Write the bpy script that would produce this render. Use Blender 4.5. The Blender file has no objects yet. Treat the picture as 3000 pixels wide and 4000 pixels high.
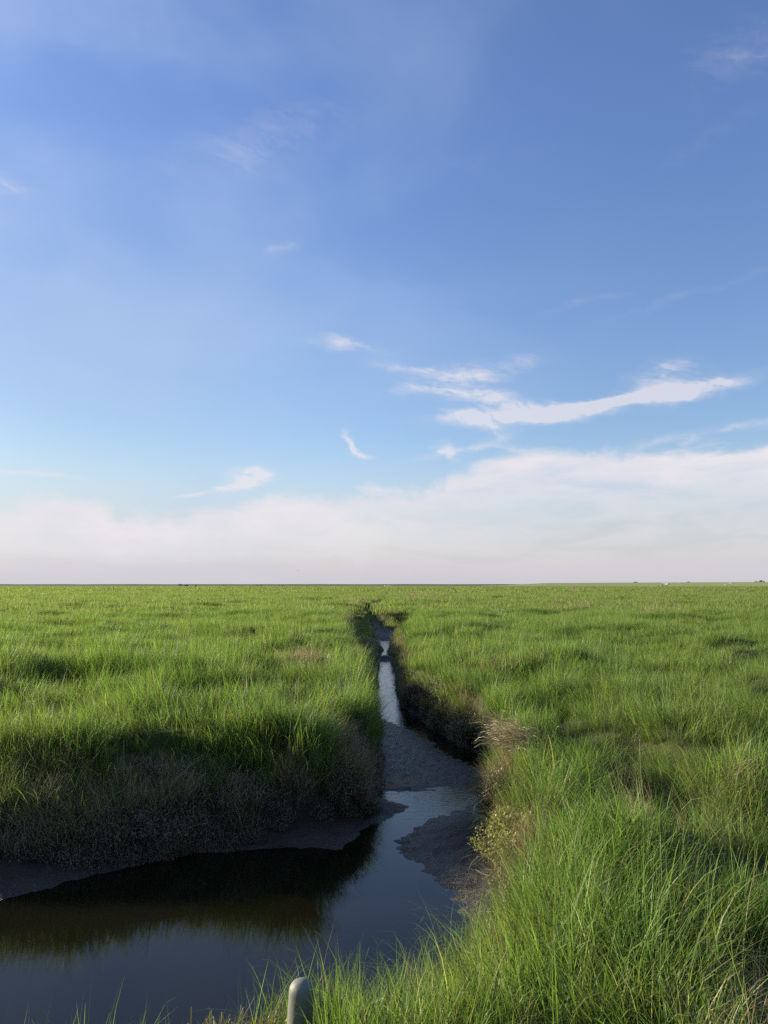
import bpy, math, random
import numpy as np
from math import radians as R, tan, atan, atan2, sin, cos, pi
random.seed(4); rng = np.random.default_rng(11)
S = bpy.context.scene
COL = S.collection

# ------------------------------------------------------------ camera
FPX, CAMZ = 3000.0, 1.9
PITCH = math.atan(284/FPX)
cam_d = bpy.data.cameras.new('camera'); cam = bpy.data.objects.new('camera', cam_d); COL.objects.link(cam)
cam.location = (0, 0, CAMZ); cam.rotation_euler = (pi/2+PITCH, 0, 0)
cam_d.sensor_fit = 'VERTICAL'; cam_d.sensor_height = 36; cam_d.lens = 36*FPX/4000
cam_d.clip_start = 0.05; cam_d.clip_end = 20000
S.camera = cam

def ray(u, v):
    a, b = (u-1500)/FPX, (2000-v)/FPX
    return (a, cos(PITCH)-b*sin(PITCH), sin(PITCH)+b*cos(PITCH))
def P(u, v, z):
    x, y, dz = ray(u, v); k = (z-CAMZ)/dz
    return (x*k, y*k)
def UD(u, d): return ((u-1500)/FPX*d, d)
def AE(u, v):
    x, y, z = ray(u, v); return (atan2(x, y), atan2(z, math.hypot(x, y)))

# ------------------------------------------------------------ tagging
def tag(o, label=None, cat=None, group=None, kind=None):
    if label: o['label'] = label
    if cat: o['category'] = cat
    if group: o['group'] = group
    if kind: o['kind'] = kind
    return o
def empty(name, loc, rz=0):
    o = bpy.data.objects.new(name, None); COL.objects.link(o); o.location = loc; o.rotation_euler = (0, 0, rz)
    o.empty_display_size = .1
    return o
def mesh_obj(name, verts, faces, mat, parent=None, smooth=False, link=True):
    me = bpy.data.meshes.new(name); me.from_pydata([tuple(v) for v in verts], [], [tuple(f) for f in faces]); me.update()
    if mat: me.materials.append(mat)
    if smooth: me.polygons.foreach_set('use_smooth', [True]*len(me.polygons))
    o = bpy.data.objects.new(name, me)
    if link: COL.objects.link(o)
    if parent: o.parent = parent
    return o

# ------------------------------------------------------------ noise
def _hash(i, j, s):
    n = (i.astype(np.int64)*374761393 + j.astype(np.int64)*668265263 + s*1274126177) & 0xffffffff
    n = ((n ^ (n >> 13))*1274126177) & 0xffffffff
    return ((n ^ (n >> 16)) & 0xffff)/65535.0
def vnoise(x, y, s=0):
    i, j = np.floor(x), np.floor(y); fx, fy = x-i, y-j
    fx, fy = fx*fx*(3-2*fx), fy*fy*(3-2*fy)
    a, b, c, d = _hash(i, j, s), _hash(i+1, j, s), _hash(i, j+1, s), _hash(i+1, j+1, s)
    return (a*(1-fx)+b*fx)*(1-fy)+(c*(1-fx)+d*fx)*fy
def fbm(x, y, s=0, o=4):
    t, a, n = 0, 1, 0
    for k in range(o):
        t = t+a*vnoise(x*2**k+k*17.3, y*2**k+k*5.1, s+k); n += a; a *= .5
    return t/n
def smooth(a, b, x):
    t = np.clip((x-a)/(b-a), 0, 1); return t*t*(3-2*t)

# ------------------------------------------------------------ creek outline
WATER = -0.90; FL = -0.88
far_l = [UD(1392, 12.3), UD(1378, 14), UD(1380, 17), UD(1375, 20), UD(1368, 22.5), UD(1350, 26), UD(1330, 30), UD(1322, 35), UD(1335, 43), UD(1362, 54), UD(1392, 64), UD(1385, 70), UD(1440, 84), UD(1475, 100), UD(1488, 125), UD(1497, 220)]
far_r = [UD(1503, 220), UD(1530, 125), UD(1528, 88), UD(1500, 72), UD(1485, 60), UD(1490, 52), UD(1545, 50), UD(1605, 57), UD(1655, 63), UD(1660, 54), UD(1625, 42), UD(1606, 35), UD(1620, 30), UD(1640, 25), UD(1635, 20.6), UD(1645, 18)]
LIP = [(-16, 12.5), (-9, 11.2), (-6, 9.7), P(60, 2860, .28), P(200, 2850, .29), P(420, 2805, .37)] + [P(u, v, .47) for u, v in [(650, 2760), (850, 2745), (1050, 2745), (1200, 2765)]] + \
      [UD(1270, 10.3), UD(1340, 10.9), UD(1390, 11.2)] + far_l + far_r + \
      [UD(1690, 16.3), UD(1770, 14.8), UD(1850, 13.6), P(1925, 2705, .15), P(2000, 2775, .15), P(2050, 2850, .2), P(2050, 2930, .25), P(2110, 2990, .3), P(2150, 3100, .32),
       P(2200, 3250, .32), P(2210, 3400, .32), P(2200, 3560, .28), P(2110, 3720, .25), P(1930, 3840, .2), P(1680, 3940, .2), P(1400, 4040, .2), P(1100, 4150, .2), P(600, 4340, .2), (-3, 1.0), (-8, 0), (-16, -1.5)]
FOOT = [(-16, 9.4), (-8.6, 8.3)] + [P(u, v, FL) for u, v in [(-300, 3440), (0, 3395), (300, 3400), (600, 3355), (1000, 3288), (1300, 3215), (1440, 3190), (1455, 3100), (1452, 2980), (1450, 2870), (1450, 2790), (1458, 2720), (1462, 2660), (1470, 2600), (1476, 2560)]] + \
       [UD(1486, 33), UD(1488, 38), UD(1470, 46), UD(1452, 58), UD(1475, 76), UD(1503, 100), UD(1507, 100), UD(1490, 76), UD(1472, 60), UD(1492, 47), UD(1510, 44), UD(1585, 49), UD(1587, 47.5), UD(1530, 41), UD(1516, 37), UD(1522, 33)] + \
       [P(u, v, FL) for u, v in [(1530, 2560), (1546, 2610), (1566, 2690), (1592, 2765), (1655, 2800), (1710, 2850), (1800, 2910), (1920, 2965), (1950, 3010), (1940, 3120), (1940, 3250), (1945, 3400), (1970, 3520), (1990, 3640)]] + \
       [(.86, 5.2), (.2, 4.8), (-.4, 4.7), (-1.2, 4.5), (-3, 3.7), (-8, 2.7), (-16, 2)]
# bars of mud that stand just proud of the water
def PW(l): return [P(u, v, WATER) for u, v in l]
BAR_UP = PW([(1440, 3100), (1530, 3105), (1700, 3095), (1880, 3070), (1925, 3030), (1900, 2995), (1800, 2960), (1700, 2900), (1650, 2868), (1600, 2842), (1545, 2822), (1490, 2790), (1450, 2775), (1380, 2770)])
BAR_LEFT = PW([(1400, 3120), (1500, 3120), (1600, 3150), (1560, 3185), (1480, 3220), (1400, 3240)])
BAR_RIGHT = PW([(1940, 3110), (1880, 3125), (1720, 3180), (1600, 3230), (1520, 3285), (1520, 3310), (1620, 3385), (1730, 3480), (1770, 3570), (1840, 3660), (1900, 3760), (2300, 3760), (2200, 3110)])
BAR_SIDE = PW([(1590, 2770), (1660, 2830), (1770, 2895), (1860, 2935), (1850, 2850), (1700, 2740)])
BAR_BANK = PW([(-900, 3640), (0, 3528), (390, 3420), (720, 3345), (1000, 3318), (1350, 3318), (1440, 3245), (1440, 3100), (0, 3100), (-1500, 3300)])
BAR_FAR = [(-4, 39), (5, 39), (5, 130), (-4, 130)]
DAM = PW([(1470, 2573), (1498, 2563), (1535, 2573), (1540, 2580), (1470, 2580)])

def sdist(poly, X, Y):
    """signed distance, negative inside"""
    p = np.array(poly); n = len(p); D = np.full(X.shape, 1e9); ins = np.zeros(X.shape, bool)
    for i in range(n):
        ax, ay = p[i]; bx, by = p[(i+1) % n]
        dx, dy = bx-ax, by-ay
        t = np.clip(((X-ax)*dx+(Y-ay)*dy)/(dx*dx+dy*dy), 0, 1)
        D = np.minimum(D, (X-ax-t*dx)**2+(Y-ay-t*dy)**2)
        if ay != by:
            ins ^= ((ay > Y) != (by > Y)) & (X < ax+(Y-ay)/(by-ay)*dx)
    D = np.sqrt(D); return np.where(ins, -D, D)

def height(X, Y):
    X = np.asarray(X, float); Y = np.asarray(Y, float)
    w = .34*np.minimum(1, 14/np.maximum(Y, 8)) + .06
    wx = (fbm(X*1.7, Y*1.7, 3)-.5)*w; wy = (fbm(X*1.7+40, Y*1.7, 5)-.5)*w
    dl = sdist(LIP, X+wx, Y+wy)
    df = sdist(FOOT, X+wx*.8, Y+wy*.6)
    # plateau
    hum = (fbm(X*.55, Y*.6, 9, 3)-.5)*.36 + (smooth(.3, .75, vnoise(X*1.15, Y*1.4, 14))-.4)*.27*smooth(40, 10, Y)+(smooth(.3, .75, vnoise(X*.4, Y*.5, 15))-.4)*.2*smooth(8, 20, Y) + (fbm(X*2.3, Y*2.3, 12, 2)-.5)*.10
    top = hum*smooth(0, 1.2, dl) + .0
    top = top + .17*np.exp(-((X+2.4)/1.9)**2-((Y-9.6)/1.3)**2)
    far = smooth(40, 160, Y); top = top*(1-far*.5)+far*.12
    top = top + (fbm(X*.12, Y*.12, 21, 3)-.5)*.2*smooth(12, 40, Y)
    # slumped shelf beside the left bend
    t = np.where(dl < 0, np.clip(df, 0, None)/(np.clip(df, 0, None)-dl+1e-6), 1)
    f = smooth(12, 16, Y); prof = (.5-.2*f)*smooth(0, .35, t)+(.5+.2*f)*smooth(.42+.2*f, 1-.05*f, t)
    bank = FL+(0-FL)*prof + (fbm(X*3.2, Y*3.2, 31)-.5)*.30*smooth(0, .2, t)*(1-smooth(.8, 1, t))
    z = np.where(dl < 0, bank, top)
    # floor
    fine = (fbm(X*9, Y*12, 41, 3)-.5)*.04*np.minimum(1, 14/np.maximum(Y, 1))
    fl = WATER-.07+fine*0
    def bar(poly, hmax, slope, wob=.12):
        s = sdist(poly, X+(fbm(X*3, Y*3, 51)-.5)*wob, Y+(fbm(X*3+9, Y*3, 52)-.5)*wob*2)
        return WATER-.012 + np.clip(-s*slope, -.06, hmax) + fine
    for pol, hm, sl in ((BAR_UP, .035, .10), (BAR_LEFT, .10, .32), (BAR_RIGHT, .14, .16), (BAR_SIDE, .16, .35), (BAR_BANK, .2, .28), (DAM, .14, .6), (BAR_FAR, .12, .3)):
        fl = np.maximum(fl, bar(pol, hm, sl))
    z = np.where(df < 0, fl, np.maximum(z, fl))
    return z, dl, df

def hit(u, v):
    """first point of the ground along a view ray"""
    x, y, dz = ray(u, v); k = np.geomspace(2.5, 200, 1500)
    zz = height(x*k, y*k)[0]; below = np.nonzero(CAMZ+dz*k < zz)[0][0]
    return x*k[below], y*k[below], float(zz[below])

# ------------------------------------------------------------ material helpers
class NT:
    def __init__(s, nt): s.nt = nt; s.nt.nodes.clear()
    def n(s, typ, **kw):
        nd = s.nt.nodes.new(typ)
        for k, v in kw.items():
            if k.startswith('i_'):
                nd.inputs[k[2:].replace('_', ' ')].default_value = v
            else: setattr(nd, k, v)
        return nd
    def l(s, a, b): s.nt.links.new(a, b)
    def set(s, sock, v):
        if hasattr(v, 'is_output') or isinstance(v, bpy.types.NodeSocket): s.l(v, sock)
        else: sock.default_value = v
    def m(s, op, a, b=None, c=None, clamp=False):
        nd = s.nt.nodes.new('ShaderNodeMath'); nd.operation = op; nd.use_clamp = clamp
        for i, v in enumerate((a, b, c)):
            if v is not None: s.set(nd.inputs[i], v)
        return nd.outputs[0]
    def mix(s, f, a, b, mode='MIX'):
        nd = s.nt.nodes.new('ShaderNodeMix'); nd.data_type = 'RGBA'; nd.blend_type = mode
        s.set(nd.inputs[0], f); s.set(nd.inputs[6], a); s.set(nd.inputs[7], b)
        return nd.outputs[2]
    def noise(s, vec, scale, detail=3, rough=.5, dist=0):
        nd = s.nt.nodes.new('ShaderNodeTexNoise'); nd.inputs['Scale'].default_value = scale; nd.inputs['Detail'].default_value = detail
        nd.inputs['Roughness'].default_value = rough; nd.inputs['Distortion'].default_value = dist
        if vec is not None: s.l(vec, nd.inputs['Vector'])
        return nd.outputs[0]
    def ss(s, a, b, x):
        nd = s.nt.nodes.new('ShaderNodeMapRange'); nd.interpolation_type = 'SMOOTHSTEP'
        s.set(nd.inputs[0], x); s.set(nd.inputs[1], a); s.set(nd.inputs[2], b)
        return nd.outputs[0]
def mat(name):
    m = bpy.data.materials.new(name); m.use_nodes = True; return m, NT(m.node_tree)
def c4(*c): return (*c, 1)
def simple(name, col, rough=.7, var=.25, scale=8, metallic=0):
    m, t = mat(name)
    out = t.n('ShaderNodeOutputMaterial'); b = t.n('ShaderNodeBsdfPrincipled')
    tc = t.n('ShaderNodeTexCoord')
    nz = t.noise(tc.outputs['Object'], scale, 4)
    dark = tuple(c*(1-var) for c in col)+(1,); lite = tuple(min(1, c*(1+var)) for c in col)+(1,)
    t.l(t.mix(nz, dark, lite), b.inputs['Base Color']); b.inputs['Roughness'].default_value = rough; b.inputs['Metallic'].default_value = metallic
    t.l(b.outputs[0], out.inputs[0]); return m

def blade_mat(name, root, tip, alt, transl=.45, patch=None, rough=.45):
    """leaf material: root-to-tip colour from attribute 'h', per blade tint 'r', per-clump random"""
    m, t = mat(name)
    out = t.n('ShaderNodeOutputMaterial')
    h = t.n('ShaderNodeAttribute', attribute_name='h').outputs['Fac']
    r = t.n('ShaderNodeAttribute', attribute_name='r').outputs['Fac']
    oi = t.n('ShaderNodeObjectInfo').outputs['Random']
    geo = t.n('ShaderNodeNewGeometry')
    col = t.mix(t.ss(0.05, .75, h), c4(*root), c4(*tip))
    r2 = t.m('FRACT', t.m('ADD', t.m('MULTIPLY', r, 7.31), oi))
    dry = t.ss(.90, .97, r2)
    col = t.mix(t.m('MULTIPLY', dry, .85), col, c4(*alt))
    big = t.noise(geo.outputs['Position'], .35, 4, .6)
    warm = t.ss(.42, .72, big)
    if patch: col = t.mix(t.m('MULTIPLY', warm, .45), col, c4(*patch))
    brown_tip = t.m('MULTIPLY', t.ss(.8, 1, h), t.ss(.45, .9, r2))
    col = t.mix(t.m('MULTIPLY', brown_tip, .6), col, c4(*alt))
    hs = t.n('ShaderNodeHueSaturation'); t.l(col, hs.inputs['Color'])
    t.l(t.m('ADD', .49, t.m('MULTIPLY', r, .022)), hs.inputs['Hue'])
    t.l(t.m('ADD', .72, t.m('MULTIPLY', oi, .3)), hs.inputs['Value'])
    vv = t.m('ADD', .5, t.m('MULTIPLY', r, 1.0)); t.l(vv, hs.inputs['Value'])
    c = hs.outputs[0]
    d = t.n('ShaderNodeBsdfPrincipled'); t.l(c, d.inputs['Base Color']); d.inputs['Roughness'].default_value = rough; d.inputs['Specular IOR Level'].default_value = .35
    tr = t.n('ShaderNodeBsdfTranslucent'); tcol = t.mix(1, c, c4(1.25, 1.3, .75), 'MULTIPLY'); t.l(tcol, tr.inputs['Color'])
    mx = t.n('ShaderNodeMixShader'); mx.inputs[0].default_value = transl
    t.l(d.outputs[0], mx.inputs[1]); t.l(tr.outputs[0], mx.inputs[2]); t.l(mx.outputs[0], out.inputs[0])
    return m
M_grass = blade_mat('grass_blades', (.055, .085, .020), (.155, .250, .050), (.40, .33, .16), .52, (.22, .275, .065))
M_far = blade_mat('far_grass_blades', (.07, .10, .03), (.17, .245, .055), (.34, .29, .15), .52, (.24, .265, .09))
M_straw = blade_mat('straw_blades', (.13, .095, .055), (.32, .25, .15), (.42, .36, .24), .3)
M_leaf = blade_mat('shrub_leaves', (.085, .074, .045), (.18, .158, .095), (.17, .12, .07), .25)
M_leaf_lit = blade_mat('sunlit_shrub_leaves', (.13, .12, .05), (.30, .30, .10), (.35, .24, .12), .35)  # brighter, golden copy of the shrub leaf colours, sunlight painted in
M_twig = simple('twigs', (.13, .10, .075), .8, .4, 30)

# ------------------------------------------------------------ clump meshes (sources for the ground cover)
SRC = bpy.data.collections.new('cover_sources')
def finish(name, V, F, H, Rr, m, link=None):
    me = bpy.data.meshes.new(name); me.from_pydata(V, [], F); me.update()
    a = me.attributes.new('h', 'FLOAT', 'POINT'); a.data.foreach_set('value', np.array(H, np.float32))
    b = me.attributes.new('r', 'FLOAT', 'POINT'); b.data.foreach_set('value', np.array(Rr, np.float32))
    me.materials.append(m)
    me.polygons.foreach_set('use_smooth', [True]*len(me.polygons))
    return me
def clump(name, n, rad, hgt, wid, seg, m, lean=.35, droop=.5, hvar=.35, seed=0, comb=None):
    rd = random.Random(seed); V, F, H, Q = [], [], [], []
    for k in range(n):
        rr = rad*math.sqrt(rd.random()); an = rd.random()*2*pi
        bx, by = rr*cos(an), rr*sin(an)
        L = hgt*(1-hvar+2*hvar*rd.random()*rd.random()*1.3)
        if comb is None: az = rd.random()*2*pi
        else: az = comb+rd.gauss(0, .6)
        th = abs(rd.gauss(0, lean)); dr = droop*abs(rd.gauss(.6, .5))
        w = wid*(.6+.8*rd.random()); fa = rd.random()*pi
        q = rd.random()
        x, y, z = bx, by, -.03; i0 = len(V)
        for s in range(seg+1):
            f = s/seg; ww = w*(1-f**1.6)*(.75+.5*min(1, f*3))*.5
            px, py = cos(fa), sin(fa)
            if s < seg:
                V.append((x-px*ww, y-py*ww, z)); V.append((x+px*ww, y+py*ww, z)); H += [f, f]; Q += [q, q]
            else: V.append((x, y, z)); H.append(f); Q.append(q)
            a = th+dr*f*f*2.2; st = L/seg
            x += sin(a)*cos(az)*st; y += sin(a)*sin(az)*st; z += cos(a)*st
        for s in range(seg-1):
            a = i0+2*s; F.append((a, a+1, a+3, a+2))
        a = i0+2*(seg-1); F.append((a, a+1, a+2))
    me = finish(name, V, F, H, Q, m); o = bpy.data.objects.new(name, me); SRC.objects.link(o); return o
def leafy(name, n, rad, hgt, leaf, m, seed=0, twigs=14):
    """small leaved mat: leaves spread through a low dome"""
    rd = random.Random(seed); V, F, H, Q = [], [], [], []
    for k in range(n):
        an = rd.random()*2*pi; rr = rad*math.sqrt(rd.random()); f = rd.random()**.6
        top = hgt*(1-(rr/rad)**2*.7)
        x, y, z = rr*cos(an), rr*sin(an), top*f
        a, b = rd.random()*2*pi, rd.gauss(.5, .5); L = leaf*(.6+.8*rd.random()); w = L*.3
        dx, dy, dz = cos(a)*cos(b)*L, sin(a)*cos(b)*L, sin(b)*L
        px, py = -sin(a)*w, cos(a)*w; pz = rd.gauss(0, w*.5)
        i = len(V); q = rd.random()
        V += [(x, y, z), (x+dx*.5+px, y+dy*.5+py, z+dz*.5+pz), (x+dx, y+dy, z+dz), (x+dx*.5-px, y+dy*.5-py, z+dz*.5-pz)]
        F.append((i, i+1, i+2, i+3)); H += [f*.5]*4; Q += [q]*4
    for k in range(twigs):
        an = rd.random()*2*pi; x, y, z = rd.gauss(0, rad*.3), rd.gauss(0, rad*.3), 0
        dx, dy, dz = cos(an)*.6, sin(an)*.6, .5+rd.random(); i = len(V); w = .003
        for s in range(4):
            V += [(x-w, y, z), (x+w, y, z)]; H += [.9]*2; Q += [.97]*2
            x += dx*hgt*.4; y += dy*hgt*.4; z += dz*hgt*.4; dx += rd.gauss(0, .4); dy += rd.gauss(0, .4); dz += rd.gauss(-.15, .4)
        for s in range(3): a = i+2*s; F.append((a, a+1, a+3, a+2))
    return finish(name, V, F, H, Q, m)
NG = {}
def reg(kind, o): NG.setdefault(kind, []).append(o)
order = []
def add(kind, *a, **k):
    nm = 'src_%03d_%s' % (len(order), kind); o = clump(nm, *a, **k); order.append(o); NG.setdefault(kind, []).append(len(order)-1)
for i in range(8): add('near', 58, .14, .41, .0050, 5, M_grass, lean=.34, droop=.8, seed=i)
for i in range(5): add('comb', 64, .16, .47, .0050, 6, M_grass, lean=.55, droop=1.2, seed=20+i, comb=0)
for i in range(6): add('mid', 150, .34, .38, .0078, 4, M_grass, lean=.3, droop=.45, seed=40+i)
for i in range(4): add('midcomb', 150, .34, .44, .0078, 5, M_grass, lean=.5, droop=.9, seed=50+i, comb=0)
for i in range(5): add('far', 170, .9, .38, .022, 3, M_far, lean=.35, droop=.4, seed=60+i)
for i in range(5): add('vfar', 260, 3.6, .36, .085, 2, M_far, lean=.4, droop=.4, seed=80+i)
for i in range(4): add('lodged', 60, .17, .52, .0052, 7, M_grass, lean=.95, droop=.9, seed=30+i, comb=0)
for i in range(4): add('tall', 7, .06, .54, .0048, 6, M_grass, lean=.12, droop=.22, hvar=.25, seed=90+i)
for i in range(4): add('straw', 40, .14, .38, .0042, 5, M_straw, lean=.6, droop=1.0, seed=100+i, comb=0)
for i in range(4): add('strawmid', 90, .35, .42, .010, 4, M_straw, lean=.35, droop=.5, seed=110+i)
for i in range(4):
    nm = 'src_%03d_leafy' % len(order); me = leafy(nm, 900, .24, .17, .022, M_leaf, seed=130+i); o = bpy.data.objects.new(nm, me)
    SRC.objects.link(o); order.append(o); NG.setdefault('leafy', []).append(len(order)-1)

def scatter_group():
    g = bpy.data.node_groups.new('ground_cover', 'GeometryNodeTree')
    g.interface.new_socket('Geometry', in_out='INPUT', socket_type='NodeSocketGeometry')
    g.interface.new_socket('Geometry', in_out='OUTPUT', socket_type='NodeSocketGeometry')
    gi, go = g.nodes.new('NodeGroupInput'), g.nodes.new('NodeGroupOutput')
    ci = g.nodes.new('GeometryNodeCollectionInfo'); ci.inputs['Collection'].default_value = SRC; ci.inputs['Separate Children'].default_value = True; ci.inputs['Reset Children'].default_value = True
    ip = g.nodes.new('GeometryNodeInstanceOnPoints'); ip.inputs['Pick Instance'].default_value = True
    def attr(n, ty):
        a = g.nodes.new('GeometryNodeInputNamedAttribute'); a.data_type = ty; a.inputs['Name'].default_value = n; return a.outputs['Attribute']
    er = g.nodes.new('FunctionNodeEulerToRotation')
    L = g.links.new
    L(gi.outputs[0], ip.inputs['Points']); L(ci.outputs[0], ip.inputs['Instance'])
    L(attr('idx', 'INT'), ip.inputs['Instance Index']); L(attr('rot', 'FLOAT_VECTOR'), er.inputs[0]); L(er.outputs[0], ip.inputs['Rotation'])
    L(attr('scl', 'FLOAT_VECTOR'), ip.inputs['Scale'])
    L(ip.outputs[0], go.inputs[0]); return g
GRP = scatter_group()
def scatter(name, pts, rot, scl, idx):
    me = bpy.data.meshes.new(name); me.vertices.add(len(pts)); me.vertices.foreach_set('co', np.asarray(pts, np.float32).ravel())
    a = me.attributes.new('rot', 'FLOAT_VECTOR', 'POINT'); a.data.foreach_set('vector', np.asarray(rot, np.float32).ravel())
    a = me.attributes.new('scl', 'FLOAT_VECTOR', 'POINT'); a.data.foreach_set('vector', np.asarray(scl, np.float32).ravel())
    a = me.attributes.new('idx', 'INT', 'POINT'); a.data.foreach_set('value', np.asarray(idx, np.int32))
    o = bpy.data.objects.new(name, me); COL.objects.link(o)
    md = o.modifiers.new('cover', 'NODES'); md.node_group = GRP; return o

# ------------------------------------------------------------ ground sheet
rows = [-6.0]; y = -6.0
while y < 6000:
    st = .12 if y < 3 else (.0055*y if y < 40 else (.012*y if y < 200 else .05*y))
    y += max(st, .02); rows.append(y)
rows = np.array(rows)
tt = np.concatenate([np.linspace(-3, -.75, 60, endpoint=False), np.linspace(-.75, .75, 520), np.linspace(.75, 3, 61)[1:]])
YY, TT = np.meshgrid(rows, tt, indexing='ij')
XX = TT*(np.maximum(YY, 0)+2.2)
ZZ, DL, DF = height(XX, YY)
ny, nx = XX.shape
V = np.stack([XX.ravel(), YY.ravel(), ZZ.ravel()], 1)
ii, jj = np.meshgrid(np.arange(ny-1), np.arange(nx-1), indexing='ij'); a0 = (ii*nx+jj).ravel()
Fq = np.stack([a0, a0+1, a0+nx+1, a0+nx], 1)
me = bpy.data.meshes.new('ground'); me.vertices.add(len(V)); me.vertices.foreach_set('co', V.astype(np.float32).ravel())
me.loops.add(Fq.size); me.loops.foreach_set('vertex_index', Fq.astype(np.int32).ravel())
me.polygons.add(len(Fq)); me.polygons.foreach_set('loop_start', np.arange(0, Fq.size, 4, dtype=np.int32)); me.polygons.foreach_set('loop_total', np.full(len(Fq), 4, np.int32))
me.update(calc_edges=True); me.polygons.foreach_set('use_smooth', [True]*len(Fq))
at = me.attributes.new('veg', 'FLOAT', 'POINT'); at.data.foreach_set('value', smooth(-.42, -.08, ZZ + (fbm(XX*5, YY*5, 77)-.5)*.25).astype(np.float32).ravel())
ground = bpy.data.objects.new('ground', me); COL.objects.link(ground); tag(ground, kind='structure')

def ground_mat():
    m, t = mat('marsh_ground'); out = t.n('ShaderNodeOutputMaterial'); b = t.n('ShaderNodeBsdfPrincipled')
    geo = t.n('ShaderNodeNewGeometry'); pos = geo.outputs['Position']
    veg = t.n('ShaderNodeAttribute', attribute_name='veg').outputs['Fac']
    sx = t.n('ShaderNodeSeparateXYZ'); t.l(pos, sx.inputs[0]); z = sx.outputs['Z']
    n1 = t.noise(pos, 3, 5); n2 = t.noise(pos, 28, 4, .65); n3 = t.noise(pos, .35, 4, .6)
    mud = t.mix(n1, c4(.026, .020, .014), c4(.078, .060, .042))
    mud = t.mix(t.ss(.55, .8, n2), mud, c4(.095, .08, .064))
    # rusty silt beside the upper bar
    ox, oy = P(1560, 3065, WATER)
    ex = t.m('DIVIDE', t.m('SUBTRACT', sx.outputs['X'], ox+.0), .42); ey = t.m('DIVIDE', t.m('SUBTRACT', sx.outputs['Y'], oy), .32)
    rr = t.m('ADD', t.m('MULTIPLY', ex, ex), t.m('MULTIPLY', ey, ey))
    rust = t.m('MULTIPLY', t.ss(1.4, .1, t.m('ADD', rr, t.m('MULTIPLY', n1, .9))), .8)
    mud = t.mix(rust, mud, c4(.20, .085, .02))
    dist = t.ss(60, 260, sx.outputs['Y'])
    soil = t.mix(n1, c4(.045, .05, .018), c4(.085, .10, .03))
    field = t.mix(t.ss(.35, .7, n3), c4(.105, .165, .03), c4(.20, .21, .065))
    soil = t.mix(dist, soil, field)
    col = t.mix(veg, mud, soil); t.l(col, b.inputs['Base Color'])
    wet = t.ss(WATER+.16, WATER+.0, z)
    t.l(t.m('SUBTRACT', .72, t.m('MULTIPLY', wet, t.m('ADD', .24, t.m('MULTIPLY', n2, .15)))), b.inputs['Roughness'])
    # granular, trampled silt
    vo = t.n('ShaderNodeTexVoronoi'); t.l(pos, vo.inputs['Vector']); vo.inputs['Scale'].default_value = 26; vo.feature = 'SMOOTH_F1'
    hh = t.m('ADD', t.m('MULTIPLY', t.noise(pos, 19, 5, .7, 1.0), 1.7), t.m('ADD', t.m('MULTIPLY', n2, .8), t.m('MULTIPLY', t.noise(pos, 90, 3), .35)))
    bp = t.n('ShaderNodeBump'); bp.inputs['Strength'].default_value = 1.0; bp.inputs['Distance'].default_value = .022; t.l(hh, bp.inputs['Height'])
    t.l(bp.outputs[0], b.inputs['Normal']); t.l(t.m('ADD', .12, t.m('MULTIPLY', wet, .42)), b.inputs['Specular IOR Level'])
    t.l(b.outputs[0], out.inputs[0]); return m
me.materials.append(ground_mat())

# ------------------------------------------------------------ water
def water_mat():
    m, t = mat('creek_water'); out = t.n('ShaderNodeOutputMaterial'); b = t.n('ShaderNodeBsdfPrincipled')
    geo = t.n('ShaderNodeNewGeometry'); pos = geo.outputs['Position']
    b.inputs['Base Color'].default_value = c4(.008, .0075, .0035); b.inputs['Roughness'].default_value = .015; b.inputs['IOR'].default_value = 1.333
    sx = t.n('ShaderNodeSeparateXYZ'); t.l(pos, sx.inputs[0])
    flow = t.ss(8.4, 10.5, sx.outputs['Y'])
    mp = t.n('ShaderNodeMapping'); mp.inputs['Scale'].default_value = (1, 2.2, 1); t.l(pos, mp.inputs[0])
    n = t.m('ADD', t.noise(mp.outputs[0], 9, 3, .55, .6), t.m('MULTIPLY', t.noise(mp.outputs[0], 28, 2), .3))
    bp = t.n('ShaderNodeBump'); bp.inputs['Distance'].default_value = .02; t.l(n, bp.inputs['Height'])
    t.l(t.m('ADD', .012, t.m('MULTIPLY', flow, .22)), bp.inputs['Strength']); t.l(bp.outputs[0], b.inputs['Normal'])
    t.l(b.outputs[0], out.inputs[0]); return m
wv = [(-20, 0, WATER), (20, 0, WATER), (20, 130, WATER), (-20, 130, WATER)]
water = mesh_obj('water', wv, [(0, 1, 2, 3)], water_mat()); tag(water, kind='structure')

# ------------------------------------------------------------ ground cover scattering
def cast(y0, y1, dens, half=.62, mar=1.6, fall=None):
    """random points over the wedge of land ahead, dens per square metre"""
    w = lambda yy: half*np.maximum(yy, 0)+mar
    area = (y1-y0)*2*w(y1); n = int(area*dens)
    Y = rng.uniform(y0, y1, n); X = rng.uniform(-1, 1, n)*w(y1); k = np.abs(X) < w(Y)
    return X[k], Y[k]
def slope_at(X, Y, e=.08):
    z, dl, df = height(X, Y); zx = height(X+e, Y)[0]; zy = height(X, Y+e)[0]
    return z, dl, df, (zx-z)/e, (zy-z)/e
class Batch:
    def __init__(s): s.p, s.r, s.s, s.i = [], [], [], []
    def add(s, X, Y, Z, rx, ry, rz, sc, idx, sz=None):
        s.p.append(np.stack([X, Y, Z], 1)); s.r.append(np.stack([rx, ry, rz], 1)); s.s.append(np.stack([sc, sc, sc if sz is None else sz], 1)); s.i.append(idx)
    def build(s, name): return scatter(name, np.concatenate(s.p), np.concatenate(s.r), np.concatenate(s.s), np.concatenate(s.i))
grass, straw, cover = Batch(), Batch(), Batch()
def pick(kind, n): return rng.choice(np.array(NG[kind]), n)

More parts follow.
